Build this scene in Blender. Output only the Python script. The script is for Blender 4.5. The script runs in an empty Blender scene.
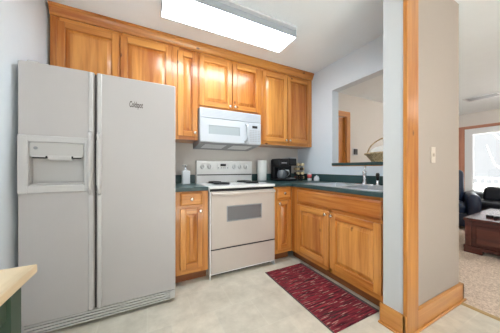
import bpy, bmesh, math, random
from mathutils import Vector, Matrix
random.seed(7)
scene = bpy.context.scene
COL = scene.collection
PI = math.pi

# ---------------------------------------------------------------- camera, world, lights, exposure
cam_d = bpy.data.cameras.new('camera'); cam = bpy.data.objects.new('camera', cam_d); COL.objects.link(cam)
cam_d.sensor_width = 36.0; cam_d.lens = 204.8/500*36; cam_d.shift_y = 1.7/500; cam_d.clip_start = 0.02
cam.location = (0, 0, 1.093); cam.rotation_euler = (PI/2, 0, -math.radians(26.63))
scene.camera = cam

world = bpy.data.worlds.new('world'); scene.world = world; world.use_nodes = True
bg = world.node_tree.nodes['Background']
bg.inputs['Color'].default_value = (0.93, 0.97, 1.0, 1); bg.inputs['Strength'].default_value = 0.5

def area(name, loc, rot, sx, sy, power, color=(1, 1, 1)):
    l = bpy.data.lights.new(name, 'AREA'); l.shape = 'RECTANGLE'; l.size = sx; l.size_y = sy
    l.energy = power; l.color = color
    o = bpy.data.objects.new(name, l); o.location = loc; o.rotation_euler = rot; COL.objects.link(o)
    return o
# daylight through the unseen left window (dining side), an added rear window and the sliding door
area('window_daylight_left', (-0.72, -1.6, 1.5), (0, -PI/2-.1, 0), 1.3, 1.8, 19, (0.80, 0.92, 1.0))
area('rear_fill_daylight', (1.2, -2.95, 1.5), (PI/2+.25, 0, 0), 2.4, 1.5, 3, (0.88, 0.95, 1.0))
sd_ = bpy.data.lights.new('bounce_sun', 'SUN'); sd_.energy = 38; sd_.angle = math.radians(.6); sd_.color = (.90, .96, 1.0)
bounce_sun = bpy.data.objects.new('bounce_sun', sd_); COL.objects.link(bounce_sun); bounce_sun.location = (-6, -4, 6)
bounce_sun.rotation_euler = Vector((1.0, .12, -.95)).to_track_quat('-Z', 'Y').to_euler()   # added to bounce off the floor behind the camera and brighten the ceiling
pt = area('sliding_door_portal', (7.32, 1.3, 1.07), (0, PI/2, 0), 1.9, 1.75, 40); pt.data.cycles.is_portal = True

vs = scene.view_settings
vs.view_transform = 'Standard'; vs.look = 'None'; vs.gamma = 1.0; vs.use_curve_mapping = False
vs.exposure = 1.05
scene.cycles.use_denoising = True
scene.cycles.max_bounces = 8; scene.cycles.diffuse_bounces = 5
scene.cycles.sample_clamp_indirect = 6

# ---------------------------------------------------------------- materials
def lin(c): return tuple(((v/255)/12.92 if v/255 <= .04045 else ((v/255+.055)/1.055)**2.4) for v in c)
def M(name, rgb, rough=.5, metal=0, spec=.5, noise=0, nscale=20, bump=0, bscale=200, coat=0):
    m = bpy.data.materials.new(name); m.use_nodes = True
    n = m.node_tree.nodes; k = m.node_tree.links; b = n['Principled BSDF']
    c = lin(rgb)
    b.inputs['Roughness'].default_value = rough; b.inputs['Metallic'].default_value = metal
    b.inputs['Specular IOR Level'].default_value = spec; b.inputs['Coat Weight'].default_value = coat
    tc = n.new('ShaderNodeTexCoord')
    nz = n.new('ShaderNodeTexNoise'); nz.inputs['Scale'].default_value = nscale; nz.inputs['Detail'].default_value = 4
    k.new(tc.outputs['Object'], nz.inputs['Vector'])
    mx = n.new('ShaderNodeMix'); mx.data_type = 'RGBA'
    a = max(noise, .015)
    mx.inputs['A'].default_value = (*[v*(1-a) for v in c], 1); mx.inputs['B'].default_value = (*[min(1, v*(1+a)) for v in c], 1)
    k.new(nz.outputs['Fac'], mx.inputs['Factor']); k.new(mx.outputs['Result'], b.inputs['Base Color'])
    if bump:
        n2 = n.new('ShaderNodeTexNoise'); n2.inputs['Scale'].default_value = bscale; n2.inputs['Detail'].default_value = 3
        k.new(tc.outputs['Object'], n2.inputs['Vector'])
        bp = n.new('ShaderNodeBump'); bp.inputs['Strength'].default_value = bump; bp.inputs['Distance'].default_value = .004
        k.new(n2.outputs['Fac'], bp.inputs['Height']); k.new(bp.outputs['Normal'], b.inputs['Normal'])
    return m

def wood(name, axis, light, dark, rough=.3, knots=True, scale=1.0, coat=.4):
    m = bpy.data.materials.new(name); m.use_nodes = True
    n = m.node_tree.nodes; k = m.node_tree.links; b = n['Principled BSDF']
    b.inputs['Roughness'].default_value = rough; b.inputs['Coat Weight'].default_value = coat; b.inputs['Coat Roughness'].default_value = .1
    tc = n.new('ShaderNodeTexCoord'); mp = n.new('ShaderNodeMapping')
    s = [26*scale]*3; s['xyz'.index(axis)] = 1.6*scale
    mp.inputs['Scale'].default_value = s; k.new(tc.outputs['Object'], mp.inputs['Vector'])
    oi = n.new('ShaderNodeObjectInfo'); mu = n.new('ShaderNodeMath'); mu.operation = 'MULTIPLY'; mu.inputs[1].default_value = 37
    k.new(oi.outputs['Random'], mu.inputs[0])
    ad = n.new('ShaderNodeVectorMath'); ad.operation = 'ADD'
    k.new(mp.outputs['Vector'], ad.inputs[0]); k.new(mu.outputs[0], ad.inputs[1])
    nz = n.new('ShaderNodeTexNoise'); nz.inputs['Scale'].default_value = 1; nz.inputs['Detail'].default_value = 5; nz.inputs['Roughness'].default_value = .6; nz.inputs['Distortion'].default_value = .4
    k.new(ad.outputs[0], nz.inputs['Vector'])
    # broad board-to-board tone
    mp2 = n.new('ShaderNodeMapping'); s2 = [5*scale]*3; s2['xyz'.index(axis)] = .5; mp2.inputs['Scale'].default_value = s2
    k.new(tc.outputs['Object'], mp2.inputs['Vector'])
    n2 = n.new('ShaderNodeTexNoise'); n2.inputs['Scale'].default_value = 1; n2.inputs['Detail'].default_value = 1
    k.new(mp2.outputs['Vector'], n2.inputs['Vector'])
    av = n.new('ShaderNodeMath'); av.operation = 'ADD'; k.new(nz.outputs['Fac'], av.inputs[0]); k.new(n2.outputs['Fac'], av.inputs[1])
    cr = n.new('ShaderNodeValToRGB'); e = cr.color_ramp.elements
    L, Dk = lin(light), lin(dark)
    e[0].position = .40; e[0].color = (*L, 1); e[1].position = .62; e[1].color = (*Dk, 1)
    hf = n.new('ShaderNodeMath'); hf.operation = 'MULTIPLY'; hf.inputs[1].default_value = .5
    k.new(av.outputs[0], hf.inputs[0]); k.new(hf.outputs[0], cr.inputs['Fac'])
    out = cr.outputs['Color']
    if knots:
        mp3 = n.new('ShaderNodeMapping'); s3 = [6.5]*3; s3['xyz'.index(axis)] = 3.6; mp3.inputs['Scale'].default_value = s3
        k.new(tc.outputs['Object'], mp3.inputs['Vector'])
        a3 = n.new('ShaderNodeVectorMath'); a3.operation = 'ADD'; k.new(mp3.outputs['Vector'], a3.inputs[0]); k.new(mu.outputs[0], a3.inputs[1])
        v = n.new('ShaderNodeTexVoronoi'); v.inputs['Scale'].default_value = 1; k.new(a3.outputs[0], v.inputs['Vector'])
        kr = n.new('ShaderNodeValToRGB'); q = kr.color_ramp.elements
        q[0].position = .045; q[0].color = (1, 1, 1, 1); q[1].position = .10; q[1].color = (0, 0, 0, 1)
        k.new(v.outputs['Distance'], kr.inputs['Fac'])
        mk = n.new('ShaderNodeMix'); mk.data_type = 'RGBA'; mk.inputs['B'].default_value = (*[x*.35 for x in Dk], 1)
        k.new(kr.outputs['Color'], mk.inputs['Factor']); k.new(out, mk.inputs['A']); out = mk.outputs['Result']
    k.new(out, b.inputs['Base Color'])
    return m
PL, PD = (222, 153, 76), (174, 97, 34)
PV, PX, PY = (wood('pine_'+a, a, PL, PD) for a in 'zxy')
TX, TY = (wood('trim_pine_'+a, a, (212, 148, 76), (182, 110, 44)) for a in 'xy')
TV = wood('trim_pine_z', 'z', (204, 138, 58), (168, 96, 28))
TOEX, TOEY = (wood('shaded_toe_pine_'+a, a, (156, 92, 46), (120, 66, 30), .4) for a in 'xy')  # cabinet pine darkened for the shade in the toe-kick recess
CH = wood('cherry_x', 'x', (92, 44, 34), (58, 24, 20), .25, False); CHY = wood('cherry_y', 'y', (92, 44, 34), (58, 24, 20), .25, False)
BB = wood('butcher_block', 'y', (236, 214, 178), (214, 186, 144), .4, False, 1.2)
RED = wood('red_oak_z', 'z', (196, 138, 112), (172, 112, 90), .4, False)
REDY = wood('red_oak_y', 'y', (196, 138, 112), (172, 112, 90), .4, False)
WALL = M('wall_paint', (220, 227, 234), .85, noise=.012, bump=.05, bscale=160)
CEIL = M('ceiling_paint', (238, 243, 246), .9, noise=.02, nscale=8, bump=.35, bscale=90)
LWALL = M('living_paint', (222, 216, 210), .85, noise=.012)
BACKW = M('back_wall_shaded_paint', (206, 200, 194), .85, noise=.012, bump=.05, bscale=160)  # wall paint with the warm shade under the cabinets put into its colour
WINGP = M('wing_dimmed_paint', (196, 197, 197), .85, noise=.012, bump=.05, bscale=160)  # same wall paint, darkened to offset the strong daylight on the wing
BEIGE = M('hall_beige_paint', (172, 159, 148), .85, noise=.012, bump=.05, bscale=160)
FRG = M('bone_enamel', (192, 187, 186), .34, noise=.01, bump=.05, bscale=500)
FRGL = M('bone_trim', (202, 199, 198), .28)
FRGD = M('bone_shadow_gap', (70, 66, 64), .6)
DISP = M('dispenser_grey', (192, 189, 187), .4)
ALM = M('almond_enamel', (206, 194, 185), .25, coat=.3)
WHT = M('white_enamel', (218, 219, 222), .22, coat=.3)
WHTP = M('white_plastic', (212, 214, 218), .35)
GREYP = M('grey_plastic', (150, 152, 156), .45)
PRINT = M('printed_grey', (176, 176, 180), .5)
BLK = M('black_plastic', (22, 22, 25), .3)
BLKG = M('black_gap', (16, 16, 17), .7)
COIL = M('coil_iron', (34, 33, 33), .55)
GLS = M('oven_glass', (120, 120, 124), .08, spec=.7)
MWHP = M('microwave_plastic', (192, 196, 202), .35)
MWHT = M('microwave_white', (200, 203, 208), .25)
DOORW = M('white_vinyl', (236, 238, 240), .4)
SWP = M('almond_plastic', (204, 190, 176), .4)
RWHT = M('range_white', (240, 239, 238), .22, coat=.3)
RWHP = M('range_plastic', (226, 226, 226), .35)
MGLS = M('microwave_screen', (168, 176, 180), .15, spec=.6)
DRIP = M('drip_pan_chrome', (120, 120, 122), .25, metal=.9)
STEEL = M('stainless', (226, 228, 231), .34, metal=.7)
CHROME = M('chrome', (225, 226, 228), .12, metal=1)
BRASSK = M('knob_nickel', (225, 214, 196), .2, metal=.85)
GREEN = M('green_laminate', (52, 76, 77), .28, noise=.18, nscale=240)
TGREEN = M('painted_green', (58, 78, 62), .5, noise=.05)
PAPER = M('paper_towel', (238, 238, 236), .9, bump=.3, bscale=120)
SILV = M('silver_plastic', (190, 192, 196), .3, metal=.6)
GLASSC = M('carafe_glass', (96, 100, 106), .08, spec=.8)
POD1 = M('pod_cream', (226, 205, 160), .5); POD2 = M('pod_dark', (52, 40, 34), .5); POD3 = M('pod_red', (150, 60, 50), .5)
PINK = M('red_soap', (206, 92, 92), .25); CLEAR = M('clear_plastic', (214, 214, 216), .2)
WICK = None
LEATH = M('black_leather', (18, 20, 27), .32, noise=.15, nscale=30, bump=.2, bscale=60)
NAVY = M('blue_leather', (22, 34, 56), .28, noise=.15, nscale=20, bump=.2, bscale=60)
BRASS = M('threshold_brass', (190, 160, 112), .4, metal=.3)
CLOTH = M('white_linen', (236, 236, 234), .9, bump=.3, bscale=80)
DECK = M('deck_boards', (178, 170, 160), .8, noise=.15, nscale=12)
RAILM = M('white_railing', (236, 236, 236), .6)
BARK = M('tree_bark', (150, 144, 138), .9, noise=.2)

def floor_mat():
    m = bpy.data.materials.new('vinyl_tile'); m.use_nodes = True
    n = m.node_tree.nodes; k = m.node_tree.links; b = n['Principled BSDF']; b.inputs['Roughness'].default_value = .38
    tc = n.new('ShaderNodeTexCoord')
    br = n.new('ShaderNodeTexBrick'); br.offset = .5; br.inputs['Scale'].default_value = 1
    br.inputs['Brick Width'].default_value = .305; br.inputs['Row Height'].default_value = .305
    br.inputs['Mortar Size'].default_value = .005; br.inputs['Mortar Smooth'].default_value = .4; br.inputs['Bias'].default_value = 0
    br.inputs['Color1'].default_value = (*lin((232, 225, 212)), 1); br.inputs['Color2'].default_value = (*lin((220, 214, 202)), 1)
    br.inputs['Mortar'].default_value = (*lin((229, 224, 212)), 1)
    k.new(tc.outputs['Object'], br.inputs['Vector'])
    nz = n.new('ShaderNodeTexNoise'); nz.inputs['Scale'].default_value = 7; nz.inputs['Detail'].default_value = 6; nz.inputs['Roughness'].default_value = .65
    k.new(tc.outputs['Object'], nz.inputs['Vector'])
    cr = n.new('ShaderNodeValToRGB'); e = cr.color_ramp.elements
    e[0].position = .35; e[0].color = (*lin((212, 206, 194)), 1); e[1].position = .7; e[1].color = (*lin((255, 252, 246)), 1)
    k.new(nz.outputs['Fac'], cr.inputs['Fac'])
    mx = n.new('ShaderNodeMix'); mx.data_type = 'RGBA'; mx.blend_type = 'MULTIPLY'; mx.inputs['Factor'].default_value = .65
    k.new(br.outputs['Color'], mx.inputs['A']); k.new(cr.outputs['Color'], mx.inputs['B']); k.new(mx.outputs['Result'], b.inputs['Base Color'])
    return m
VINYL = floor_mat()

def speckle(name, c1, c2, scale, rough=.95, bump=.6, stretch=(1, 1, 1), c3=None):
    m = bpy.data.materials.new(name); m.use_nodes = True
    n = m.node_tree.nodes; k = m.node_tree.links; b = n['Principled BSDF']; b.inputs['Roughness'].default_value = rough
    b.inputs['Specular IOR Level'].default_value = .15
    tc = n.new('ShaderNodeTexCoord'); mp = n.new('ShaderNodeMapping'); mp.inputs['Scale'].default_value = stretch
    k.new(tc.outputs['Object'], mp.inputs['Vector'])
    nz = n.new('ShaderNodeTexNoise'); nz.inputs['Scale'].default_value = scale; nz.inputs['Detail'].default_value = 5; nz.inputs['Roughness'].default_value = .7
    k.new(mp.outputs['Vector'], nz.inputs['Vector'])
    cr = n.new('ShaderNodeValToRGB'); e = cr.color_ramp.elements
    e[0].position = .38; e[0].color = (*lin(c1), 1); e[1].position = .62; e[1].color = (*lin(c2), 1)
    if c3:
        x = e.new(.66); x.color = (*lin(c3), 1); e[-1].position = .70
        e[1].position = .5; e[1].color = (*lin(c2), 1); e[-1].color = (*lin(c3), 1)
    k.new(nz.outputs['Fac'], cr.inputs['Fac']); k.new(cr.outputs['Color'], b.inputs['Base Color'])
    bp = n.new('ShaderNodeBump'); bp.inputs['Strength'].default_value = bump; bp.inputs['Distance'].default_value = .01
    k.new(nz.outputs['Fac'], bp.inputs['Height']); k.new(bp.outputs['Normal'], b.inputs['Normal'])
    return m
CARPET = speckle('carpet_pile', (190, 168, 150), (238, 220, 202), 70)
WICK = speckle('wicker', (150, 118, 78), (232, 212, 172), 60, .7, .8, (1, 1, 3))

def rug_mat():
    m = bpy.data.materials.new('woven_rug'); m.use_nodes = True
    n = m.node_tree.nodes; k = m.node_tree.links; b = n['Principled BSDF']; b.inputs['Roughness'].default_value = .95; b.inputs['Specular IOR Level'].default_value = .1
    tc = n.new('ShaderNodeTexCoord')
    def layer(sx, sy, seed):
        mp = n.new('ShaderNodeMapping'); mp.inputs['Scale'].default_value = (sx, sy, 1); mp.inputs['Location'].default_value = (seed, seed*1.7, 0)
        k.new(tc.outputs['Object'], mp.inputs['Vector'])
        z = n.new('ShaderNodeTexNoise'); z.inputs['Scale'].default_value = 1; z.inputs['Detail'].default_value = 2; z.inputs['Roughness'].default_value = .6
        k.new(mp.outputs['Vector'], z.inputs['Vector']); return z.outputs['Fac']
    base = n.new('ShaderNodeValToRGB'); e = base.color_ramp.elements
    e[0].position = .36; e[0].color = (*lin((66, 30, 38)), 1); e[1].position = .64; e[1].color = (*lin((154, 56, 66)), 1)
    k.new(layer(5, 75, 3), base.inputs['Fac'])
    fl = n.new('ShaderNodeValToRGB'); q = fl.color_ramp.elements
    q[0].position = .60; q[0].color = (0, 0, 0, 1); q[1].position = .68; q[1].color = (1, 1, 1, 1)
    k.new(layer(9, 95, 11), fl.inputs['Fac'])
    mx = n.new('ShaderNodeMix'); mx.data_type = 'RGBA'; mx.inputs['B'].default_value = (*lin((196, 160, 146)), 1)
    k.new(fl.outputs['Color'], mx.inputs['Factor']); k.new(base.outputs['Color'], mx.inputs['A'])
    dk = n.new('ShaderNodeValToRGB'); q = dk.color_ramp.elements
    q[0].position = .58; q[0].color = (0, 0, 0, 1); q[1].position = .64; q[1].color = (1, 1, 1, 1)
    k.new(layer(5, 60, 23), dk.inputs['Fac'])
    m2 = n.new('ShaderNodeMix'); m2.data_type = 'RGBA'; m2.inputs['B'].default_value = (*lin((62, 50, 48)), 1)
    k.new(dk.outputs['Color'], m2.inputs['Factor']); k.new(mx.outputs['Result'], m2.inputs['A'])
    k.new(m2.outputs['Result'], b.inputs['Base Color'])
    return m
RUG = rug_mat(); RUGB = M('rug_binding', (92, 78, 76), .95)

def emit(name, rgb, s):
    m = bpy.data.materials.new(name); m.use_nodes = True
    b = m.node_tree.nodes['Principled BSDF']
    b.inputs['Base Color'].default_value = (*lin(rgb), 1); b.inputs['Emission Color'].default_value = (*lin(rgb), 1); b.inputs['Emission Strength'].default_value = s
    return m
FIXT = M('fixture_grey', (168, 174, 180), .45)
LAMP = emit('lamp_diffuser', (232, 246, 255), 9.5)
def pane_mat():
    m = bpy.data.materials.new('window_glass'); m.use_nodes = True
    n = m.node_tree.nodes; k = m.node_tree.links
    for x in list(n): n.remove(x)
    o = n.new('ShaderNodeOutputMaterial'); t = n.new('ShaderNodeBsdfTransparent'); g = n.new('ShaderNodeBsdfGlossy'); g.inputs['Roughness'].default_value = .02
    mx = n.new('ShaderNodeMixShader'); mx.inputs[0].default_value = .06
    k.new(t.outputs[0], mx.inputs[1]); k.new(g.outputs[0], mx.inputs[2]); k.new(mx.outputs[0], o.inputs['Surface'])
    return m
PANE = pane_mat()

# ---------------------------------------------------------------- helpers
ORG = {}
class MB:
    """collects shapes (in room coordinates); build() links them as ONE mesh object"""
    def __init__(s): s.bm = bmesh.new()
    def _mark(s, faces, mi, smooth=False):
        for f in faces:
            f.material_index = mi; f.smooth = smooth
    def box(s, x0, y0, z0, x1, y1, z1, mi=0, bev=0, seg=2):
        v = bmesh.ops.create_cube(s.bm, size=1)['verts']
        for a in v:
            a.co = Vector(((x0+x1)/2+a.co.x*(x1-x0), (y0+y1)/2+a.co.y*(y1-y0), (z0+z1)/2+a.co.z*(z1-z0)))
        fs = set(f for a in v for f in a.link_faces)
        s._mark(fs, mi)
        if bev:
            es = list(set(e for a in v for e in a.link_edges))
            r = bmesh.ops.bevel(s.bm, geom=es, offset=min(bev, abs(x1-x0)*.49, abs(y1-y0)*.49, abs(z1-z0)*.49), segments=seg, profile=.5, affect='EDGES')
            s._mark(r['faces'], mi, True)
        return s
    def quad(s, pts, mi=0):
        f = s.bm.faces.new([s.bm.verts.new(p) for p in pts]); f.material_index = mi; return s
    def prism(s, pts, vec, mi=0):
        a = [s.bm.verts.new(p) for p in pts]; b = [s.bm.verts.new(Vector(p)+Vector(vec)) for p in pts]
        n = len(a); fs = [s.bm.faces.new(a), s.bm.faces.new(b[::-1])]
        for i in range(n): fs.append(s.bm.faces.new((a[i], b[i], b[(i+1) % n], a[(i+1) % n])))
        s._mark(fs, mi); return s
    def lathe(s, prof, c, axis='z', n=20, mi=0, smooth=True):
        """prof: (radius, height) along axis from point c"""
        rings = []
        for r, h in prof:
            ring = []
            for i in range(n):
                t = 2*PI*i/n; p = (r*math.cos(t), r*math.sin(t), h)
                q = {'z': (p[0], p[1], p[2]), '-y': (p[0], -p[2], p[1]), '-x': (-p[2], p[0], p[1])}[axis]
                ring.append(s.bm.verts.new(Vector(c)+Vector(q)))
            rings.append(ring)
        fs = []
        for a, b in zip(rings, rings[1:]):
            for i in range(n): fs.append(s.bm.faces.new((a[i], a[(i+1) % n], b[(i+1) % n], b[i])))
        s._mark(fs, mi, smooth)
        s._mark([s.bm.faces.new(rings[0][::-1]), s.bm.faces.new(rings[-1])], mi)
        return s
    def tube(s, pts, r, n=8, mi=0, closed=False):
        pts = [Vector(p) for p in pts]; rings = []; N = len(pts); rr = r if isinstance(r, (list, tuple)) else [r]*N
        for i, p in enumerate(pts):
            if closed: d = pts[(i+1) % N]-pts[i-1]
            else: d = pts[min(i+1, N-1)]-pts[max(i-1, 0)]
            d.normalize(); up = Vector((0, 0, 1)) if abs(d.z) < .9 else Vector((1, 0, 0))
            a = d.cross(up).normalized(); b = d.cross(a)
            rings.append([s.bm.verts.new(p+a*rr[i]*math.cos(2*PI*j/n)+b*rr[i]*math.sin(2*PI*j/n)) for j in range(n)])
        fs = []
        for i in range(N if closed else N-1):
            a, b = rings[i], rings[(i+1) % N]
            for j in range(n): fs.append(s.bm.faces.new((a[j], a[(j+1) % n], b[(j+1) % n], b[j])))
        s._mark(fs, mi, True)
        if not closed: s._mark([s.bm.faces.new(rings[0][::-1]), s.bm.faces.new(rings[-1])], mi)
        return s
    def build(s, name, mats, parent=None):
        bmesh.ops.recalc_face_normals(s.bm, faces=s.bm.faces[:])
        org = Vector((0, 0, 0))
        if parent is not None: org = ORG[parent.name]
        for v in s.bm.verts: v.co -= org
        me = bpy.data.meshes.new(name); s.bm.to_mesh(me); s.bm.free()
        for m in (mats if isinstance(mats, (list, tuple)) else [mats]): me.materials.append(m)
        o = bpy.data.objects.new(name, me); COL.objects.link(o)
        if parent is not None: o.parent = parent
        ORG[o.name] = org
        return o
def box(name, mat, *a, parent=None, bev=0, seg=2): return MB().box(*a, bev=bev, seg=seg).build(name, mat, parent)
def thing(name, label, cat, loc=(0, 0, 0), group=None):
    o = bpy.data.objects.new(name, None); o.empty_display_size = .1; COL.objects.link(o); o.location = loc
    o['label'] = label; o['category'] = cat
    if group: o['group'] = group
    ORG[o.name] = Vector(loc)
    return o
def tag(o, label, cat, group=None):
    o['label'] = label; o['category'] = cat
    if group: o['group'] = group
    return o
def center(o):
    """moves a single-mesh thing's origin to its base"""
    me = o.data; c = [(min(v.co[i] for v in me.vertices), max(v.co[i] for v in me.vertices)) for i in range(3)]
    b = Vector(((c[0][0]+c[0][1])/2, (c[1][0]+c[1][1])/2, c[2][0]))
    for v in me.vertices: v.co -= b
    o.location = b; return o
def structure(o): o['kind'] = 'structure'; return o

# ---------------------------------------------------------------- the room
XL, XE, YB, YR, H = -.747, 7.2, 2.593, -3.0, 2.46
structure(box('floor', VINYL, XL-.1, YR-.1, -.06, 2.262, YB+.1, 0))
structure(box('carpet', CARPET, 2.262, YR-.1, -.06, XE+.1, YB+.1, .006))
structure(box('ceiling', CEIL, XL-.1, YR-.1, H, XE+.1, YB+.1, H+.1))
# left wall with the dining window behind the camera
m = MB(); m.box(XL-.1, -.7, 0, XL, YB+.1, H).box(XL-.1, YR-.1, 0, XL, -2.5, H).box(XL-.1, -2.5, 0, XL, -.7, .85).box(XL-.1, -2.5, 2.15, XL, -.7, H)
structure(m.build('wall_left', WALL))
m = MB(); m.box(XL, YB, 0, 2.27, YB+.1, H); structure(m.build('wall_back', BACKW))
# living-room part of the back wall with its door opening
m = MB(); m.box(2.27, YB, 0, 2.56, YB+.1, H).box(3.285, YB, 0, XE, YB+.1, H).box(2.56, YB, 2.04, 3.285, YB+.1, H)
structure(m.build('wall_living', LWALL))
m = MB(); m.box(XL, YR-.1, 0, 0, YR, H).box(2.4, YR-.1, 0, XE, YR, H).box(0, YR-.1, 0, 2.4, YR, .75).box(0, YR-.1, 2.25, 2.4, YR, H)
structure(m.build('wall_rear', LWALL))
# partition between kitchen and living room with the pass-through
m = MB(); m.box(2.153, 1.905, 0, 2.27, YB, H).box(2.153, .875, 0, 2.27, .98, H).box(2.153, .98, 0, 2.27, 1.905, 1.118).box(2.153, .98, 2.105, 2.27, 1.905, H)
structure(m.build('wall_right', WALL))
m = MB().box(1.495, .745, 0, 2.318, .875, H)
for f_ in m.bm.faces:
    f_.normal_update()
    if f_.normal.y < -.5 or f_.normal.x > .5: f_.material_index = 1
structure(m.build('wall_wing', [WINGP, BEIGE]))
# east wall with the sliding door
m = MB(); m.box(XE, 2.2, 0, XE+.12, YB, H).box(XE, YR, 0, XE+.12, .4, H).box(XE, .4, 2.07, XE+.12, 2.2, H)
structure(m.build('wall_east', LWALL))
# trims
structure(MB().box(1.480, .728, 0, 1.495, .892, .138, bev=.003).build('baseboard_wing', [TY]))
structure(MB().box(1.480, .722, 0, 2.346, .7455, .138, bev=.003).box(2.318, .722, 0, 2.346, .892, .138, bev=.003).box(1.47, .71, 0, 2.36, .722, .016, bev=.004).build('baseboard_front', [TX]))
structure(MB().box(1.462, .71, 0, 1.480, .894, .014, bev=.004).build('baseboard_shoe', [TY]))
structure(MB().box(1.486, .72, .0, 1.625, .7449, H-.001, bev=.003).build('trim_post', [TV]))
structure(box('baseboard_back', TX, 3.37, YB-.014, 0.006, XE, YB, .12, bev=.003))
m = MB(); m.prism([(-.726, 2.276, 2.375), (-.726, 2.262, 2.375), (-.726, 2.258, 2.392), (-.726, 2.244, 2.412), (-.726, 2.236, 2.435), (-.726, 2.226, 2.44), (-.726, 2.226, H-.001), (-.726, 2.276, H-.001)], (2.153+.726, 0, 0))
structure(m.build('trim_crown', [PX]))
# interior door seen through the pass-through
m = MB(); m.box(3.285, YB-.018, .006, 3.385, YB, 2.04, 0, .004).box(2.46, YB-.018, .006, 2.56, YB, 2.04, 0, .004).box(2.46, YB-.018, 2.04, 3.385, YB, 2.135, 1, .004).box(3.27, YB, .006, 3.285, YB+.1, 2.04).box(2.56, YB, .006, 2.575, YB+.1, 2.04)
structure(m.build('door_casing', [TV, TX]))
d = structure(MB().box(2.575, YB+.045, .012, 3.27, YB+.08, 2.03).build('door_1', [PV]))
MB().lathe([(.012, 0), (.012, .03), (.028, .04), (.03, .055), (.018, .066)], (2.64, YB+.045, .95), '-y').build('door_handle', BRASSK, d)

# sliding door
m = MB(); m.box(XE-.02, 2.2, .006, XE, 2.31, 2.14, 0, .004).box(XE-.02, .29, .006, XE, .4, 2.14, 0, .004).box(XE-.02, .4, 2.07, XE, 2.2, 2.14, 1, .004)
structure(m.build('trim_slider', [RED, REDY]))
d = MB(); d.box(XE-.01, 2.06, .02, XE+.1, 2.2, 2.07).box(XE-.01, .4, .02, XE+.1, .5, 2.07).box(XE-.01, .5, 1.93, XE+.1, 2.06, 2.07).box(XE-.01, .5, .02, XE+.1, 2.06, .1).box(XE+.02, 1.24, .1, XE+.08, 1.32, 1.93)
d = structure(d.build('door_2', DOORW))
MB().box(XE+.045, .5, .1, XE+.05, 1.24, 1.93).build('door_pane', PANE, d); MB().box(XE+.045, 1.32, .1, XE+.05, 2.06, 1.93).build('door_pane', PANE, d)
# the unseen dining window, and a rear window added for fill light
for nm, fr, pn in (('window_1', [(XL-.09, -2.5, .85, XL-.02, -.7, .9), (XL-.09, -2.5, 2.1, XL-.02, -.7, 2.15), (XL-.09, -2.5, .9, XL-.02, -2.45, 2.1), (XL-.09, -.75, .9, XL-.02, -.7, 2.1)], (XL-.06, -2.45, .9, XL-.055, -.75, 2.1)),
                   ('rear_fill_window', [(0, YR-.09, .75, 2.4, YR-.02, .8), (0, YR-.09, 2.2, 2.4, YR-.02, 2.25), (0, YR-.09, .8, .05, YR-.02, 2.2), (2.35, YR-.09, .8, 2.4, YR-.02, 2.2)], (.05, YR-.06, .8, 2.35, YR-.055, 2.2))):
    m = MB()
    for b in fr: m.box(*b)
    w = structure(m.build(nm, WHTP)); box('window_pane', PANE, *pn, parent=w)

# threshold strip between vinyl and carpet
center(tag(MB().prism([(2.248, .72, .0005), (2.252, .72, .008), (2.272, .72, .012), (2.288, .72, .0065), (2.288, .72, .0005)], (0, -2.6, 0)).build('threshold_strip', BRASS), 'narrow tan threshold strip between vinyl floor and carpet', 'threshold'))

# ---------------------------------------------------------------- cabinetry
def fY(Y):  return lambda u, n, z: (u, Y-n, z)          # a front facing the camera side
def fX(Xp): return lambda u, n, z: (Xp-n, u, z)         # a front facing left
def map_box(mb, f, u0, n0, z0, u1, n1, z1, mi=0, bev=0):
    a, b = f(u0, n0, z0), f(u1, n1, z1)
    mb.box(min(a[0], b[0]), min(a[1], b[1]), min(a[2], b[2]), max(a[0], b[0]), max(a[1], b[1]), max(a[2], b[2]), mi, bev)
def raised_panel(mb, f, u0, z0, u1, z1, prof):
    rings = []
    for ins, n in prof:
        rings.append([mb.bm.verts.new(f(*p)) for p in ((u0+ins, n, z0+ins), (u1-ins, n, z0+ins), (u1-ins, n, z1-ins), (u0+ins, n, z1-ins))])
    for a, b in zip(rings, rings[1:]):
        for i in range(4): mb.bm.faces.new((a[i], a[(i+1) % 4], b[(i+1) % 4], b[i]))
    mb.bm.faces.new(rings[-1]); mb.bm.faces.new(rings[0][::-1])
def knob(parent, f, u, z, axis, n0=.02):
    c = f(u, n0, z)
    k = MB().lathe([(.009, -.001), (.008, .008), (.013, .013), (.0165, .019), (.0145, .025), (.006, .028)], c, axis, 14).build('knob', BRASSK, parent)
    k['label'] = 'small round pale metal knob'
def door(parent, f, axis, u0, z0, u1, z1, kn=None, sw=.056):
    H_ = PX if axis == '-y' else PY
    mb = MB(); t = .02
    map_box(mb, f, u0, .0005, z0, u0+sw, t, z1, 0, .004); map_box(mb, f, u1-sw, .0005, z0, u1, t, z1, 0, .004)
    map_box(mb, f, u0+sw, .0005, z0, u1-sw, t, z0+sw, 1, .004); map_box(mb, f, u0+sw, .0005, z1-sw, u1-sw, t, z1, 1, .004)
    d = mb.build('door', [PV, H_], parent)
    mb = MB(); raised_panel(mb, f, u0+sw-.004, z0+sw-.004, u1-sw+.004, z1-sw+.004, [(0, .0005), (0, .0015), (.012, .0015), (.0125, .005), (.040, .0165), (.0405, .0195)])
    mb.build('raised_panel', PV, d)
    if kn: knob(d, f, kn[0], kn[1], axis)
    return d
def drawer(parent, f, axis, u0, z0, u1, z1, kn=None, name='drawer'):
    mb = MB(); raised_panel(mb, f, u0, z0, u1, z1, [(0, .0005), (0, .013), (.003, .015), (.014, .021), (.016, .022)])
    d = mb.build(name, PX if axis == '-y' else PY, parent)
    if kn: knob(d, f, kn[0], kn[1], axis, .022)
    return d
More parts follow.
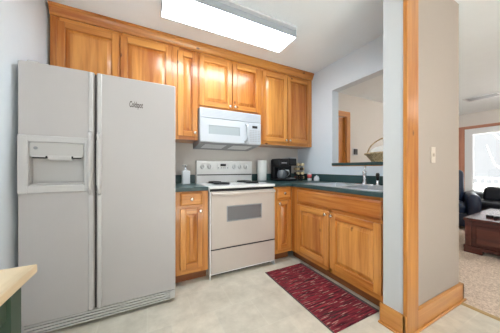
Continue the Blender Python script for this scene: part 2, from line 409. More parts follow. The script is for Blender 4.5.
def frame(parent, f, axis, pieces):
    mb = MB()
    for (u0, z0, u1, z1, v) in pieces: map_box(mb, f, u0, -.019, z0, u1, 0, z1, 0 if v else 1)
    return mb.build('face_frame', [PV, PX if axis == '-y' else PY], parent)

UF = 2.276; F = fY(UF); TOP = 2.374; UG = 'upper cabinets under the ceiling'
def upper(label, x0, x1, z0, doors, stiles, rail_top=2.335):
    t = thing('wall_cabinet', label, 'cabinet', ((x0+x1)/2, (UF+YB)/2, z0), UG)
    MB().box(x0, UF+.019, z0, x1, YB-.002, TOP, bev=.001, seg=1).build('body', [PV], t)
    fr = [(a, z0, b, TOP, 1) for a, b in stiles]
    for (a, b) in zip(stiles, stiles[1:]): fr += [(a[1], z0, b[0], z0+.045, 0), (a[1], rail_top-.01, b[0], TOP, 0)]
    frame(t, F, '-y', fr)
    for d in doors: door(t, F, '-y', *d)
    return t
upper('wide two-door pine wall cabinet above the refrigerator', -.726, .238, 1.815, [(-.682, 1.835, -.236, 2.338, (-.262, 1.87)), (-.225, 1.835, .226, 2.338, (-.20, 1.87))], [(-.726, -.665), (-.25, -.21), (.19, .238)])
upper('narrow single-door pine wall cabinet between refrigerator and microwave', .239, .498, 1.40, [(.283, 1.436, .489, 2.338, (.46, 1.475))], [(.239, .30), (.47, .498)])
upper('short two-door pine wall cabinet above the microwave', .499, 1.281, 1.757, [(.508, 1.788, .893, 2.338, (.868, 1.815)), (.905, 1.788, 1.270, 2.338, (.93, 1.815))], [(.499, .53), (.88, .92), (1.25, 1.281)])
upper('tall two-door pine wall cabinet in the right corner', 1.282, 2.151, 1.40, [(1.306, 1.440, 1.698, 2.338, (1.672, 1.468)), (1.709, 1.440, 2.106, 2.338, (1.735, 1.468))], [(1.282, 1.33), (1.68, 1.73), (2.08, 2.151)])

BF = 1.983; FB = fY(BF); BG = 'base cabinets under the green counter'
def base(label, x0, x1, doorspan, kx, dkx, stile):
    t = thing('base_cabinet', label, 'cabinet', ((x0+x1)/2, 2.28, 0), BG)
    MB().box(x0, BF+.019, .10, x1, YB-.03, .875).build('body', [PV], t)
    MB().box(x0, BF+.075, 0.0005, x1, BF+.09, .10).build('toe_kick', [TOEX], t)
    a, b = doorspan
    frame(t, FB, '-y', [(x0, .10, a+.015, .875, 1), (b-.015, .10, x1, .875, 1), (a+.015, .10, b-.015, .16, 0), (a+.015, .70, b-.015, .75, 0), (a+.015, .85, b-.015, .875, 0)])
    door(t, FB, '-y', a, .15, b, .715, (dkx, .685), .05)
    drawer(t, FB, '-y', a, .742, b, .862, (kx, .802))
base('small pine base cabinet with one drawer between refrigerator and stove', .215, .532, (.270, .475), .372, .452, .05)
base('small pine base cabinet with one drawer right of the stove in the corner', 1.302, 1.555, (1.338, 1.527), 1.432, 1.362, .02)
# sink base, facing left
FS = fX(1.559)
t = thing('sink_cabinet', 'long pine sink base cabinet with two doors beside the red rug', 'cabinet', (1.86, 1.43, 0), BG)
MB().box(1.579, .88, .10, 2.15, 1.981, .72).build('body', [PV], t)
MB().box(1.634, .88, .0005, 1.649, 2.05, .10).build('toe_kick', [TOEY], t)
frame(t, FS, '-x', [(.88, .10, .935, .875, 1), (1.385, .10, 1.415, .72, 1), (1.845, .10, 1.982, .875, 1), (.935, .10, 1.845, .165, 0), (.935, .66, 1.845, .73, 0), (.935, .84, 1.845, .875, 0)])
door(t, FS, '-x', 1.410, .150, 1.868, .678, (1.437, .648), .06)
door(t, FS, '-x', .915, .150, 1.392, .678, (1.366, .648), .06)
drawer(t, FS, '-x', .915, .706, 1.868, .848, None, 'false_drawer_front')

# countertops
ct = thing('countertop', 'dark green laminate L-shaped countertop around the sink', 'countertop', (1.85, 1.9, .876))
z0, z1 = .8765, .914
m = MB()
m.box(1.306, 1.955, z0, 2.152, YB-.002, z1, bev=.004)            # corner
SX0, SX1, SY0, SY1 = 1.60, 2.09, .97, 1.75                      # cut-out of the sink
m.box(1.531, .878, z0, SX0, 1.956, z1, bev=.004); m.box(SX1, .878, z0, 2.152, 1.956, z1); m.box(SX0, .878, z0, SX1, SY0, z1); m.box(SX0, SY1, z0, SX1, 1.956, z1)
m.build('worktop', GREEN, ct)
m = MB(); m.box(1.306, YB-.02, z1, 2.152, YB-.001, 1.012, bev=.003).box(2.133, .878, z1, 2.1525, YB-.02, 1.012, bev=.003); m.build('backsplash', GREEN, ct)
ct = thing('countertop', 'short dark green countertop between refrigerator and stove', 'countertop', (.37, 2.28, .876))
MB().box(.213, 1.955, z0, .529, YB-.002, z1, bev=.004).build('worktop', GREEN, ct)
MB().box(.213, YB-.02, z1, .529, YB-.001, 1.012, bev=.003).build('backsplash', GREEN, ct)

# sink
sk = thing('sink', 'double-bowl stainless steel sink set in green countertop', 'sink', (1.84, 1.36, .914))
m = MB(); rz0, rz1 = .9142, .9195
X0, X1, Y0, Y1 = 1.572, 2.118, .935, 1.775
bx0, bx1 = 1.615, 2.02; by = [(.985, 1.335), (1.375, 1.735)]
m.box(X0, Y0, rz0, bx0, Y1, rz1, bev=.002).box(bx1, Y0, rz0, X1, Y1, rz1, bev=.002).box(bx0, Y0, rz0, bx1, by[0][0], rz1).box(bx0, by[0][1], rz0, bx1, by[1][0], rz1).box(bx0, by[1][1], rz0, bx1, Y1, rz1)
m.build('rim', STEEL, sk)
for a, b in by:
    m = MB(); th = .004; zb = .742
    m.box(bx0, a, zb, bx1, b, zb+th).box(bx0, a, zb, bx0+th, b, rz1).box(bx1-th, a, zb, bx1, b, rz1).box(bx0, a, zb, bx1, a+th, rz1).box(bx0, b-th, zb, bx1, b, rz1)
    bo = m.build('bowl', STEEL, sk)
    MB().lathe([(.045, 0), (.045, .003), (.02, .001)], ((bx0+bx1)/2, (a+b)/2, zb+th)).build('drain', CHROME, bo)
fc = thing('faucet', 'chrome kitchen faucet standing at the back of the sink', 'faucet', (2.065, 1.40, .92))
MB().box(2.04, 1.29, .92, 2.09, 1.51, .928, bev=.004).lathe([(.026, 0), (.024, .02), (.018, .035), (.017, .10), (.021, .11), (.020, .13), (.008, .14)], (2.065, 1.40, .927)).build('body', CHROME, fc)
MB().tube([(2.065, 1.40, .99), (2.02, 1.37, 1.02), (1.95, 1.323, 1.03), (1.89, 1.283, 1.02), (1.875, 1.272, .995)], [.013, .012, .011, .011, .012], 10).build('spout', CHROME, fc)
MB().tube([(2.065, 1.40, 1.055), (2.068, 1.40, 1.08), (2.078, 1.402, 1.115)], [.009, .008, .010], 8).build('lever', CHROME, fc)
sp = thing('side_sprayer', 'small dark-headed sprayer at the sink, next to the wing wall', 'sprayer', (2.07, 1.26, .92))
MB().lathe([(.02, 0), (.018, .012), (.013, .02), (.013, .05)], (2.07, 1.265, .92)).build('base', CHROME, sp)
MB().lathe([(.013, 0), (.016, .02), (.018, .06), (.012, .075)], (2.07, 1.265, .97)).build('spray_head', BLK, sp)

# ---------------------------------------------------------------- refrigerator
fr = thing('refrigerator', 'bone side-by-side refrigerator with ice and water dispenser', 'refrigerator', (-.26, 2.15, 0))
RY = 1.78
MB().box(-.712, 1.862, .03, .192, 2.55, 1.752, bev=.006).build('body', FRG, fr)
dz0, dz1 = .1, 1.768
fx0, fx1 = -.720, -.334
ox0, ox1, oz0, oz1 = -.668, -.385, .980, 1.262
m = MB()
m.box(fx0, RY, dz0, ox0, 1.858, dz1, bev=.008, seg=3).box(ox1, RY, dz0, fx1, 1.858, dz1, bev=.008, seg=3)
m.box(ox0-.012, RY+.0002, dz0, ox1+.012, 1.858, oz0, bev=.0).box(ox0-.012, RY+.0002, oz1, ox1+.012, 1.858, dz1-.001, bev=0)
fd = m.build('freezer_door', FRG, fr)
# dispenser: frame, recess, control panel, shelf
m = MB(); a0, a1, b0, b1 = -.716, -.362, .932, 1.302
def ring(mb, o, i, y0, y1, bev):
    mb.box(o[0], y0, o[1], i[0], y1, o[3], bev=bev); mb.box(i[2], y0, o[1], o[2], y1, o[3], bev=bev); mb.box(i[0]-.01, y0+.0003, o[1], i[2]+.01, y1, i[1], bev=bev); mb.box(i[0]-.01, y0+.0003, i[3], i[2]+.01, y1, o[3], bev=bev)
ring(m, (a0, b0, a1, b1), (ox0+.004, oz0+.004, ox1-.004, oz1-.004), RY-.022, RY+.004, .008)
dp = m.build('dispenser', FRGL, fd)
m = MB(); m.box(ox0+.0005, 1.822, oz0+.0005, ox1-.0005, 1.857, oz1-.0005).box(ox0+.0005, RY+.002, oz0+.001, ox0+.005, 1.823, oz1-.001).box(ox1-.005, RY+.002, oz0+.001, ox1-.0005, 1.823, oz1-.001).box(ox0+.001, RY+.001, oz0+.0005, ox1-.001, 1.823, oz0+.005)
m.build('recess', DISP, fd)
MB().box(ox0+.006, RY-.012, 1.172, ox1-.006, 1.821, oz1-.003, bev=.004).build('control_panel', DISP, fd)
MB().box(ox0+.012, RY-.0135, 1.164, ox1-.012, RY+.01, 1.174, bev=.002).box(-.575, RY-.014, 1.145, -.455, RY+.02, 1.176, bev=.004).build('dispenser_lever', FRGL, fd)
MB().box(ox0+.02, RY-.012, 1.156, -.58, RY+.0, 1.163).box(-.585, RY-.015, 1.156, -.576, RY, 1.172).build('control_slot', BLKG, fd)
MB().box(-.45, RY-.012, 1.156, ox1-.02, RY+.0, 1.163).box(-.455, RY-.015, 1.156, -.446, RY, 1.172).build('control_slot', BLKG, fd)
MB().lathe([(.010, 0), (.010, .003), (.007, .004)], (-.632, RY-.012, 1.222), '-y', 16).build('badge', GREYP, fd)
MB().box(ox0+.01, RY-.004, oz0+.0055, ox1-.01, 1.82, oz0+.014).build('drip_tray', FRGL, fd)
MB().box(-.321, RY, dz0, .2075, 1.858, dz1, bev=.008, seg=3).build('refrigerator_door', FRG, fr)
rd = fr.children[-1]
# handles: full-height edge trims with a raised grip
for par, s, x in ((fd, 1, -.352), (rd, -1, -.302)):
    m = MB(); m.box(x-.013, RY-.010, dz0+.004, x+.013, RY+.004, dz1-.004, bev=.005)
    h = m.build('handle_trim', FRGL, par)
    pts = [(x, RY-.008, 1.345), (x, RY-.035, 1.325), (x, RY-.042, 1.28), (x, RY-.042, .98), (x, RY-.035, .93), (x, RY-.008, .91)]
    m = MB(); m.tube(pts, [.010, .013, .0125, .0125, .013, .010], 10); m.build('handle_grip', FRGL, par)
MB().box(-.3335, 1.80, dz0, -.3215, 1.86, dz1-.01).build('center_gap_shade', FRGD, fr)  # dark strip standing in for the shade between the two doors
m = MB(); m.box(-.712, 1.806, .030, .205, 1.86, .096)
for i in range(3): m.box(-.700, 1.790, .0385+i*.020, .165, 1.808, .0525+i*.020, bev=.002)
m.box(.165, 1.784, .028, .205, 1.81, .094, bev=.004)
m.box(-.712, 1.784, .024, .165, 1.81, .034, bev=.002)
m.build('toe_grille', [FRGL], fr)
MB().box(-.70, 1.83, 1.752, -.64, 1.93, 1.798, bev=.008).build('hinge_cover', FRGL, fr); MB().box(.145, 1.83, 1.752, .195, 1.93, 1.785, bev=.008).build('hinge_cover', FRGL, fr)
for x in (-.65, .12): MB().lathe([(.02, 0), (.02, .032)], (x, 1.95, .0005), n=12).build('foot', BLK, fr)
# lettering on the door
def text(s, size, loc, mat, parent, shear=.0, width=None):
    cu = bpy.data.curves.new('txt', 'FONT'); cu.body = s; cu.size = size; cu.extrude = .0008; cu.shear = shear; cu.offset = .0012; cu.align_x = 'CENTER'; cu.align_y = 'CENTER'
    to = bpy.data.objects.new('txt', cu); COL.objects.link(to); bpy.context.view_layer.update()
    me = bpy.data.meshes.new_from_object(to.evaluated_get(bpy.context.evaluated_depsgraph_get())); bpy.data.objects.remove(to)
    org = ORG[parent.name]; xs = [v.co.x for v in me.vertices]; k = (width/(max(xs)-min(xs))) if width else 1
    for v in me.vertices:
        x, y, z = v.co; v.co = Vector((loc[0]+x*k, loc[1]-z, loc[2]+y))-org
    me.materials.clear(); me.materials.append(mat)
    o = bpy.data.objects.new('logo', me); COL.objects.link(o); o.parent = parent; ORG[o.name] = org; return o
LOGO = M('logo_brown', (78, 66, 60), .4)
text('Coldspot', .062, (-.077, RY-.0012, 1.573), LOGO, rd, .2, .09)

# ---------------------------------------------------------------- range
rg = thing('range', 'white freestanding electric range with oven window between base cabinets', 'stove', (.915, 2.27, 0))
MB().box(.5405, 1.972, .035, 1.2925, 2.56, .893).build('body', RWHT, rg)
MB().box(.5512, 1.958, .058, .5545, 1.9718, .862).build('door_seam', BLKG, rg)
MB().box(.5335, 1.952, .888, 1.3015, 2.53, .9155, bev=.006, seg=3).build('cooktop', RWHT, rg)
MB().box(.548, 1.962, .862, 1.286, 1.975, .887).build('vent_gap', BLKG, rg)
od = MB(); wx0, wx1, wz0, wz1 = .722, 1.114, .560, .704
od.box(.5545, 1.947, .296, wx0, 1.9715, .862, bev=.003).box(wx1, 1.947, .296, 1.290, 1.9715, .862, bev=.003).box(wx0-.004, 1.9473, .298, wx1+.004, 1.9715, wz0).box(wx0-.004, 1.9473, wz1, wx1+.004, 1.9715, .860)
od = od.build('oven_door', ALM, rg)
MB().box(wx0, 1.9535, wz0, wx1, 1.9715, wz1).build('oven_window', GLS, od)
MB().box(wx0-.008, 1.9465, wz0-.008, wx0+.003, 1.956, wz1+.008).box(wx1-.003, 1.9465, wz0-.008, wx1+.008, 1.956, wz1+.008).box(wx0, 1.9465, wz0-.008, wx1, 1.956, wz0+.003).box(wx0, 1.9465, wz1-.003, wx1, 1.956, wz1+.008).build('window_frame', GREYP, od)
m = MB(); m.box(.556, 1.905, .826, 1.278, 1.925, .850, bev=.008, seg=3).box(.562, 1.915, .829, .590, 1.950, .847, bev=.004).box(1.244, 1.915, .829, 1.272, 1.950, .847, bev=.004); m.build('oven_handle', ALM, od)
dr = MB().box(.5545, 1.947, .058, 1.290, 1.9715, .284, bev=.004).build('storage_drawer', ALM, rg)
m = MB(); m.box(.5545, 1.95, .285, 1.290, 1.972, .295); m.build('door_gap', BLKG, rg)
for x, x1 in ((.5405, .551), (1.285, 1.2925)): MB().box(x, 1.950, .0005, x1, 1.9715 if x < 1 else 2.3, .862 if x < 1 else .057).build('side_skirt', RWHT, rg)
m = MB(); m.box(.56, 2.02, .0005, 1.27, 2.04, .05); m.build('kick_plate', BLKG, rg)
# back guard
bgd = MB().prism([(.537, 2.530, .9155), (.537, 2.520, 1.175), (.537, 2.528, 1.188), (.537, 2.588, 1.188), (.537, 2.588, .9155)], (.757, 0, 0)).build('backguard', RWHT, rg)
MB().box(.545, 2.518, 1.004, 1.286, 2.53, 1.015).build('backguard_seam', BLKG, rg)
for x in (.612, .700, 1.030, 1.113, 1.196):
    k = MB().lathe([(.034, 0), (.034, .003), (.026, .004), (.023, .018), (.02, .021)], (x, 2.522, 1.112), '-y', 20).build('control_knob', RWHP, bgd)
    MB().box(x-.003, 2.498, 1.094, x+.003, 2.503, 1.130).build('pointer', GREYP, k)
MB().box(.795, 2.517, 1.08, .955, 2.524, 1.155, bev=.002).build('clock_panel', RWHP, bgd)
MB().box(.838, 2.5135, 1.118, .912, 2.519, 1.148).build('clock_display', BLK, bgd)
for x in (.812, .935, .85, .875, .90): MB().lathe([(.007, 0), (.007, .003)], (x, 2.517, 1.098), '-y', 10).build('clock_button', GREYP, bgd)
for x, y, r in ((.735, 2.185, .09), (.725, 2.40, .075), (1.115, 2.185, .075), (1.11, 2.395, .09)):
    b = MB().lathe([(r+.016, 0), (r+.016, .004), (r+.006, .005), (r*.4, .001)], (x, y, .9150), n=28).build('burner', DRIP, rg)
    pts = [(x+(r*.2+r*.8*i/90)*math.cos(i*2*PI/22.5), y+(r*.2+r*.8*i/90)*math.sin(i*2*PI/22.5), .928) for i in range(91)]
    MB().tube(pts, .0075, 6).build('coil', COIL, b)
    MB().box(x-r*.9, y-.003, .916, x+r*.9, y+.003, .923).box(x-.003, y-r*.9, .916, x+.003, y+r*.9, .923).build('coil_support', COIL, b)

# ---------------------------------------------------------------- microwave
mw = thing('microwave', 'white over-the-range microwave mounted above the stove', 'microwave', (.88, 2.39, 1.375))
MB().box(.505, 2.222, 1.378, 1.255, YB-.004, 1.754, bev=.003).build('body', MWHT, mw)
MB().box(.505, 2.205, 1.648, 1.255, 2.224, 1.752, bev=.004).build('vent_panel', MWHP, mw)
vp = mw.children[-1]
m = MB()
for i in range(5): m.box(.53, 2.2035, 1.668+i*.015, 1.23, 2.206, 1.672+i*.015)
m.build('vent_slots', PRINT, vp)
m = MB(); wx0, wx1, wz0, wz1 = .600, .972, 1.471, 1.568
m.box(.505, 2.202, 1.384, wx0, 2.222, 1.643, bev=.004).box(wx1, 2.202, 1.384, 1.075, 2.222, 1.643, bev=.004).box(wx0-.005, 2.2023, 1.385, wx1+.005, 2.222, wz0).box(wx0-.005, 2.2023, wz1, wx1+.005, 2.222, 1.642)
dd = m.build('door', MWHT, mw)
MB().box(wx0, 2.207, wz0, wx1, 2.222, wz1).build('window', MGLS, dd)
MB().tube([(1.045, 2.203, 1.615), (1.056, 2.178, 1.60), (1.060, 2.168, 1.55), (1.060, 2.166, 1.48), (1.052, 2.172, 1.425), (1.035, 2.203, 1.402)], [.011, .013, .013, .013, .013, .011], 10).build('handle', MWHT, dd)
cp = MB().box(1.079, 2.202, 1.384, 1.255, 2.222, 1.643, bev=.004).build('control_panel', MWHP, mw)
MB().box(1.135, 2.2, 1.575, 1.205, 2.203, 1.605).build('display', BLK, cp)
m = MB()
for r in range(7):
    for q in range(4): m.box(1.10+q*.036, 2.2003, 1.415+r*.021, 1.128+q*.036, 2.2025, 1.426+r*.021)
m.build('keypad', PRINT, cp)
MB().prism([(.507, 2.215, 1.3785), (.507, 2.23, 1.370), (.507, 2.588, 1.332), (.507, 2.588, 1.3785)], (.746, 0, 0)).build('underside_plate', GREYP, mw)
us = mw.children[-1]
for x in (.58, .92):
    MB().prism([(x, 2.29, 1.362), (x, 2.29, 1.3655), (x, 2.50, 1.3435), (x, 2.50, 1.340)], (.26, 0, 0)).build('grease_filter', STEEL, us)

# ---------------------------------------------------------------- ceiling light
cl = thing('ceiling_light', 'long white fluorescent fixture on the kitchen ceiling', 'ceiling light', (.709, 1.747, 2.38))
MB().box(.104, 1.598, 2.380, 1.314, 1.604, H, bev=.002).box(.104, 1.890, 2.380, 1.314, 1.896, H, bev=.002).box(.104, 1.604, 2.380, .110, 1.890, H, bev=.002).box(1.308, 1.604, 2.380, 1.314, 1.890, H, bev=.002).build('housing', FIXT, cl)
MB().box(.13, 1.56, H-.018, 1.29, 1.934, H-.0005, bev=.003).build('ceiling_pan', WHT, cl)
MB().box(.1105, 1.6045, 2.3815, 1.3075, 1.8895, 2.390).build('diffuser', LAMP, cl)

dl = thing('dome_fill_light', 'round white dome light added out of view to brighten the living room', 'ceiling light', (5.2, .1, 2.36))  # lamp added outside the view to brighten carpet and furniture
MB().lathe([(.19, .06), (.19, .0995)], (5.2, .1, 2.36), n=28).build('base', WHT, dl)
MB().lathe([(.05, -.06), (.11, -.045), (.16, -.01), (.18, .06)], (5.2, .1, 2.36), n=28).build('shade', emit('dome_fill_glow', (255, 248, 240), 46.0), dl)
# ---------------------------------------------------------------- things on the counters
Zc = .9143
sd = thing('soap_dispenser', 'square white pump dispenser on counter left of the stove', 'dispenser', (.385, 2.38, Zc))
MB().box(.345, 2.34, Zc, .428, 2.42, Zc+.15, bev=.008).lathe([(.03, 0), (.016, .012)], (.385, 2.38, Zc+.149)).build('bottle', WHTP, sd)
MB().lathe([(.013, 0), (.013, .012), (.005, .013), (.005, .045), (.012, .046), (.012, .055)], (.385, 2.38, Zc+.160)).tube([(.385, 2.38, Zc+.211), (.36, 2.37, Zc+.212), (.345, 2.365, Zc+.203)], .005).build('pump', SILV, sd)
pt_ = thing('paper_towel_roll', 'white paper towel roll standing right of the stove', 'paper towel', (1.425, 2.47, Zc))
MB().lathe([(.07, 0), (.07, .01)], (1.425, 2.47, Zc), n=24).lathe([(.008, .01), (.008, .30)], (1.425, 2.47, Zc), n=10).build('holder', SILV, pt_)
MB().lathe([(.02, .012), (.062, .012), (.064, .016), (.064, .284), (.062, .288), (.02, .288)], (1.425, 2.47, Zc), n=28).build('roll', PAPER, pt_)

cm = thing('coffee_maker', 'black dual coffee maker with carafe in the counter corner', 'coffee maker', (1.72, 2.40, Zc))
cx0, cx1, cy0, cy1 = 1.588, 1.898, 2.30, 2.50
MB().box(cx0, cy0, Zc, cx1, cy1, Zc+.03, bev=.008).build('base', BLK, cm)
MB().box(cx0, cy0+.12, Zc+.028, cx1, cy1, Zc+.30, bev=.01).build('back_column', BLK, cm)
MB().box(cx0, cy0, Zc+.195, cx0+.18, cy1-.01, Zc+.312, bev=.014, seg=3).build('brew_head', BLK, cm)
MB().box(cx0+.045, cy0-.002, Zc+.245, cx0+.135, cy0+.002, Zc+.258).build('name_strip', SILV, cm)
MB().box(cx0+.185, cy0, Zc+.215, cx1, cy1-.01, Zc+.318, bev=.014, seg=3).build('pod_brewer', BLK, cm)
MB().box(cx0+.19, cy0+.004, Zc+.315, cx1-.005, cy1-.02, Zc+.330, bev=.006).build('pod_lid', SILV, cm)
MB().box(cx0+.20, cy0+.01, Zc+.03, cx1-.02, cy0+.12, Zc+.04).build('drip_tray', SILV, cm)
ca = MB().lathe([(.05, 0), (.066, .02), (.068, .06), (.058, .11), (.048, .125)], (cx0+.09, cy0+.055, Zc+.032), n=22).build('carafe', GLASSC, cm)
MB().lathe([(.049, 0), (.05, .012), (.03, .02)], (cx0+.09, cy0+.055, Zc+.157), n=20).build('carafe_lid', BLK, ca)
MB().tube([(cx0+.11, cy0+.0, Zc+.155), (cx0+.135, cy0-.04, Zc+.15), (cx0+.142, cy0-.05, Zc+.10), (cx0+.12, cy0-.02, Zc+.06)], .008).build('carafe_handle', SILV, ca)

pr = thing('pod_rack', 'wire rack of coffee pods beside the coffee maker', 'pod rack', (1.985, 2.36, Zc))
px_, py_ = 1.985, 2.36
m = MB().lathe([(.055, 0), (.055, .008)], (px_, py_, Zc), n=20)
m.lathe([(.005, .008), (.005, .27)], (px_, py_, Zc), n=8)
pods = []
for L in range(4):
    z = Zc+.045+L*.062
    for a in range(5):
        t = a*2*PI/5-PI/2
        c = Vector((px_+.046*math.cos(t), py_+.046*math.sin(t), z))
        m.tube([c+Vector((.024*math.cos(q*PI/5), .0, .024*math.sin(q*PI/5))) for q in range(10)], .0018, 5, closed=True)
        pods.append((c, L, a))
m.build('rack', BLK, pr)
first = None
for c, L, a in pods:
    if first is None:
        first = bpy.data.objects.new('coffee_pod', None)
    o = MB().lathe([(.015, 0), (.0185, .038), (.021, .039), (.021, .042)], (c.x, c.y+(.012 if math.sin(a*2*PI/5-PI/2) < .0 else .030), c.z), '-y', 12).build('coffee_pod', (POD2, POD1, POD1, POD3)[(L+a) % 4] if L == 0 else (POD1, POD2)[(L*3+a) % 5 == 1])
    center(o)
    tag(o, ('dark', 'second-row', 'third-row', 'top-row')[L]+' single-serve coffee pod in the wire rack by the coffee maker' if L else 'bottom-row single-serve coffee pod in the wire rack by the coffee maker', 'coffee pod', ('bottom', 'second', 'third', 'top')[L]+' row of pods in the rack')
bpy.data.objects.remove(first)

bt = thing('soap_bottle', 'small bottle of red soap with pump beside the pod rack', 'bottle', (2.03, 2.19, Zc))
MB().lathe([(.026, 0), (.03, .006), (.03, .095), (.022, .112), (.012, .118)], (2.03, 2.19, Zc), n=18).build('bottle', CLEAR, bt)
MB().lathe([(.0305, 0), (.0305, .05)], (2.03, 2.19, Zc+.042), n=18).build('label_band', PINK, bt)
MB().lathe([(.013, 0), (.013, .016), (.005, .017), (.005, .034), (.014, .035), (.014, .043)], (2.03, 2.19, Zc+.117), n=12).build('pump', WHTP, bt)
jr = thing('jar', 'small white lidded jar on the counter left of the sink', 'jar', (2.035, 2.06, Zc))
MB().lathe([(.034, 0), (.038, .008), (.036, .045), (.028, .058)], (2.035, 2.06, Zc), n=18).build('body', WHTP, jr)
MB().lathe([(.029, 0), (.029, .01), (.01, .016), (.009, .026)], (2.035, 2.06, Zc+.057), n=16).build('lid', CLEAR, jr)

# ---------------------------------------------------------------- pass-through ledge and basket
lg = thing('ledge', 'green laminate ledge at the bottom of the pass-through', 'ledge', (2.31, 1.44, 1.118))
MB().box(2.138, .981, 1.126, 2.50, 1.904, 1.160, bev=.005).build('top', GREEN, lg)
MB().box(2.15, .981, 1.1185, 2.49, 1.904, 1.127).build('underlay', TY, lg)
bk = thing('basket', 'oval wicker basket with arched handle on pass-through ledge', 'basket', (2.30, 1.28, 1.1603))
bcx, bcy, bz = 2.30, 1.27, 1.1603
def oval(a, b, z, n=36): return [Vector((bcx+a*math.cos(2*PI*i/n), bcy+b*math.sin(2*PI*i/n), z)) for i in range(n)]
m = MB(); levels = 9; rings = []
for L in range(levels):
    t = L/(levels-1); rings.append([m.bm.verts.new(p) for p in oval(.12+.055*t+.004*(L % 2), .19+.07*t+.004*(L % 2), bz+.006+.085*t)])
inn = []
for L in range(levels-1, 0, -1):
    t = L/(levels-1); inn.append([m.bm.verts.new(p) for p in oval(.11+.055*t, .18+.07*t, bz+.012+.079*t)])
allr = rings+inn
for a, b in zip(allr, allr[1:]):
    for i in range(36): m.bm.faces.new((a[i], a[(i+1) % 36], b[(i+1) % 36], b[i]))
m.bm.faces.new(rings[0][::-1]); m.bm.faces.new(inn[-1])
m.build('body', WICK, bk)
m = MB(); m.tube(oval(.174, .259, bz+.092), .011, 8, closed=True); m.tube(oval(.12, .19, bz+.008), .008, 8, closed=True); m.build('rim', WICK, bk)
m = MB(); m.tube([(bcx, bcy+.255*math.cos(PI*i/16), bz+.085+.185*math.sin(PI*i/16)) for i in range(17)], .0075, 8); m.build('handle', WICK, bk)
m = MB(); R = []
for L, (k, z) in enumerate(((.9, .075), (.84, .125), (.64, .155), (.35, .17))):
    R.append([m.bm.verts.new(p+Vector((0, 0, .012*math.sin(i*1.7+L)))) for i, p in enumerate(oval(.155*k, .235*k, bz+z))])
for a, b in zip(R, R[1:]):
    for i in range(36): f = m.bm.faces.new((a[i], a[(i+1) % 36], b[(i+1) % 36], b[i])); f.smooth = True
m.bm.faces.new(R[-1]); m.bm.faces.new(R[0][::-1])
center(tag(m.build('linen_cloth', CLOTH), 'white cloth lying inside the wicker basket', 'cloth'))

# ---------------------------------------------------------------- wall fittings
ls = thing('light_switch', 'almond light switch plate on the wing wall', 'light switch', (1.876, .744, 1.19))
MB().box(1.846, .739, 1.132, 1.908, .7447, 1.248, bev=.003).build('plate', SWP, ls); MB().box(1.868, .731, 1.178, 1.884, .740, 1.202, bev=.002).build('toggle', SWP, ls)
th = thing('thermostat', 'small black thermostat on white plate, living room wall', 'thermostat', (3.53, YB, 1.40))
MB().box(3.46, YB-.012, 1.335, 3.60, YB-.0005, 1.475, bev=.006).build('plate', WHTP, th); MB().box(3.478, YB-.03, 1.35, 3.582, YB-.011, 1.458, bev=.012, seg=3).build('dial', BLK, th)
vt = thing('ceiling_vent', 'slotted white air vent in the living room ceiling', 'vent', (6.0, 1.5, H))
MB().box(5.6, 1.28, H-.010, 5.63, 1.75, H-.0005).box(5.87, 1.28, H-.010, 5.9, 1.75, H-.0005).box(5.63, 1.28, H-.010, 5.87, 1.31, H-.0005).box(5.63, 1.72, H-.010, 5.87, 1.75, H-.0005).build('frame', WHTP, vt)
for i in range(7): MB().box(5.645+i*.032, 1.31, H-.009, 5.662+i*.032, 1.72, H-.002).build('slat', GREYP, vt)

# ---------------------------------------------------------------- rug
rg_ = thing('rug', 'red woven runner rug in front of the sink cabinet', 'rug', (1.335, 1.395, 0.0005))
MB().box(1.105, .955, .0005, 1.560, 1.835, .009, bev=.003).build('weave', RUG, rg_)
for x0, x1 in ((1.560, 1.582), (1.098, 1.1055)): MB().box(x0, .952, .0005, x1, 1.838, .010, bev=.003).build('binding', RUGB, rg_)

# ---------------------------------------------------------------- table in the foreground
tb = thing('side_table', 'butcher-block table with dark green base at the left wall', 'table', (-.55, .6, 0))
MB().box(-.742, -.1, .720, -.352, 1.0, .75, bev=.004).build('tabletop', BB, tb)
for x in (-.725, -.438):
    for y in (-.04, .905):
        MB().prism([(x, y, .0005), (x+.058, y, .0005), (x+.058, y+.058, .0005), (x, y+.058, .0005)], (0, 0, .719)).build('leg', TGREEN, tb)
MB().box(-.667, .92, .62, -.438, .945, .7195).box(-.667, -.03, .62, -.438, -.005, .7195).box(-.41, .018, .62, -.39, .905, .7195).box(-.715, .018, .62, -.695, .905, .7195).build('apron', TGREEN, tb)

# ---------------------------------------------------------------- living room
tt = thing('coffee_table', 'dark cherry trunk-style coffee table on the carpet', 'table', (3.71, 1.135, .0065))
o = Vector((3.71, 1.135, .0065))
L_, W_ = 1.2, .70
def lb(x0, y0, z0, x1, y1, z1, **k): return (o.x+x0, o.y-y1, o.z+z0, o.x+x1, o.y-y0, o.z+z1)
MB().box(*lb(-.014, -.014, .405, L_+.014, W_+.014, .445), bev=.01).build('top', CH, tt)
MB().box(*lb(.02, .02, .08, L_-.02, W_-.02, .405)).build('chest', CHY, tt)
for x in (.0, L_-.06):
    for y in (.0, W_-.06): MB().box(*lb(x, y, .08, x+.06, y+.06, .405), bev=.004).build('corner_post', CH, tt)
MB().box(*lb(-.01, -.01, .0, .06, .16, .085), bev=.006).box(*lb(-.01, W_-.15, .0, .06, W_+.01, .085), bev=.006).box(*lb(L_-.06, -.01, .0, L_+.01, .16, .085), bev=.006).box(*lb(L_-.06, W_-.15, .0, L_+.01, W_+.01, .085), bev=.006).box(*lb(-.012, -.012, .05, L_+.012, W_+.012, .095), bev=.008).build('plinth', CHY, tt)
MB().box(*lb(-.006, .10, .13, .022, W_-.10, .36), bev=.006).build('end_panel', CHY, tt)
tt.rotation_euler = (0, 0, math.radians(3))
dc = thing('table_ornament', 'dark star-shaped ornament on the coffee table', 'ornament', (4.0, .93, .452))
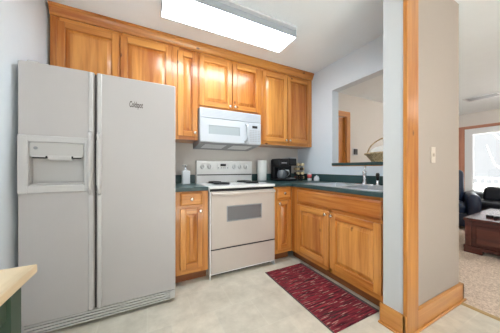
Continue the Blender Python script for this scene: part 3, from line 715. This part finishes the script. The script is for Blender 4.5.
MB().prism([(4.0+(.09 if i % 2 else .035)*math.cos(i*PI/5), .93+(.09 if i % 2 else .035)*math.sin(i*PI/5), .4525) for i in range(10)], (0, 0, .03)).build('star', BLK, dc)

def seat(label, loc, rotz, w, d, seat_h, back_h, mat, arm=.2, name='armchair', cat='armchair', cush=1):
    t = thing(name, label, cat, loc); t.rotation_euler = (0, 0, rotz)
    ORG[t.name] = Vector((0, 0, 0))
    MB().box(-w/2+.04, -d/2+.05, .05, w/2-.04, d/2-.05, seat_h-.16, bev=.03).build('base', mat, t)
    cw = (w-2*arm)/cush
    for i in range(cush):
        x = -w/2+arm+i*cw
        MB().box(x+.004, -d/2, seat_h-.18, x+cw-.004, d/2-.2, seat_h, bev=.06, seg=4).build('seat_cushion', mat, t)
        m = MB(); m.box(x+.004, d/2-.30, seat_h-.06, x+cw-.004, d/2-.03, back_h, bev=.09, seg=5)
        for v in m.bm.verts: v.co.y += (v.co.z-seat_h)*.22
        m.build('back_cushion', mat, t)
    for s in (-1, 1):
        x = s*(w/2-arm/2)
        MB().box(x-arm/2, -d/2-.02, .06, x+arm/2, d/2-.06, seat_h+.17, bev=.08, seg=5).build('arm', mat, t)
    for sx in (-1, 1):
        for sy in (-1, 1): MB().lathe([(.022, 0), (.028, .055)], (sx*(w/2-.1), sy*(d/2-.12), .0005), n=10).build('foot', BLK, t)
    return t
seat('dark blue leather recliner with high back, partly behind the wing wall', (5.25, 1.87, .0065), math.radians(-70), .86, .8, .46, 1.06, NAVY, .17, 'recliner')
seat('low black leather sofa in front of the sliding door', (6.35, 1.0, .0065), -PI/2, 1.9, .86, .42, .69, LEATH, .22, 'sofa', 'sofa', 2)

# ---------------------------------------------------------------- outside the sliding door
structure(box('deck', DECK, XE+.12, -3, -.12, 10.4, 4.5, -.02))
rl = thing('deck_railing', 'white deck railing outside the sliding door', 'railing', (9.6, .8, -.02))
MB().box(9.56, -2.6, .76, 9.66, 4.2, .80, bev=.006).build('top_rail', RAILM, rl)
MB().box(9.59, -2.6, .08, 9.63, 4.2, .13).build('bottom_rail', RAILM, rl)
for i in range(46): MB().box(9.595, -2.55+i*.147, .13, 9.625, -2.52+i*.147, .76).build('baluster', RAILM, rl)
for y in (-2.6, .0, 2.0, 4.2): MB().box(9.57, y-.045, -.02, 9.65, y+.045, .86 if y != 2.0 else 2.9).build('post', RAILM, rl)
for i, (x, y, r, hgt, lab) in enumerate(((16, 3.2, .16, 9, 'bare grey tree left of the railing post'), (19, 2.6, .12, 8, 'thin bare tree in the middle beyond the deck'), (17, .9, .14, 9, 'bare grey tree at the right beyond the deck'))):
    t = thing('bare_tree', lab, 'tree', (x, y, -2), 'bare trees beyond the deck')
    MB().tube([(x+.1*math.sin(q), y+.12*math.sin(q*1.3+i), -2+hgt*q/8) for q in range(9)], [r*(1-.09*q) for q in range(9)], 8).build('trunk', BARK, t)
    for b in range(9):
        z = 0+b*.7; a = b*2.4+i
        MB().tube([(x, y, z), (x+.7*math.cos(a), y+.7*math.sin(a), z+.6), (x+1.3*math.cos(a+.3), y+1.3*math.sin(a+.3), z+1.5)], [r*.35, r*.22, r*.08], 6).build('branch', BARK, t)
structure(box('ground', M('leaf_litter', (200, 190, 176), .95, noise=.2, nscale=3), 10.4, -20, -2.1, 60, 40, -2))
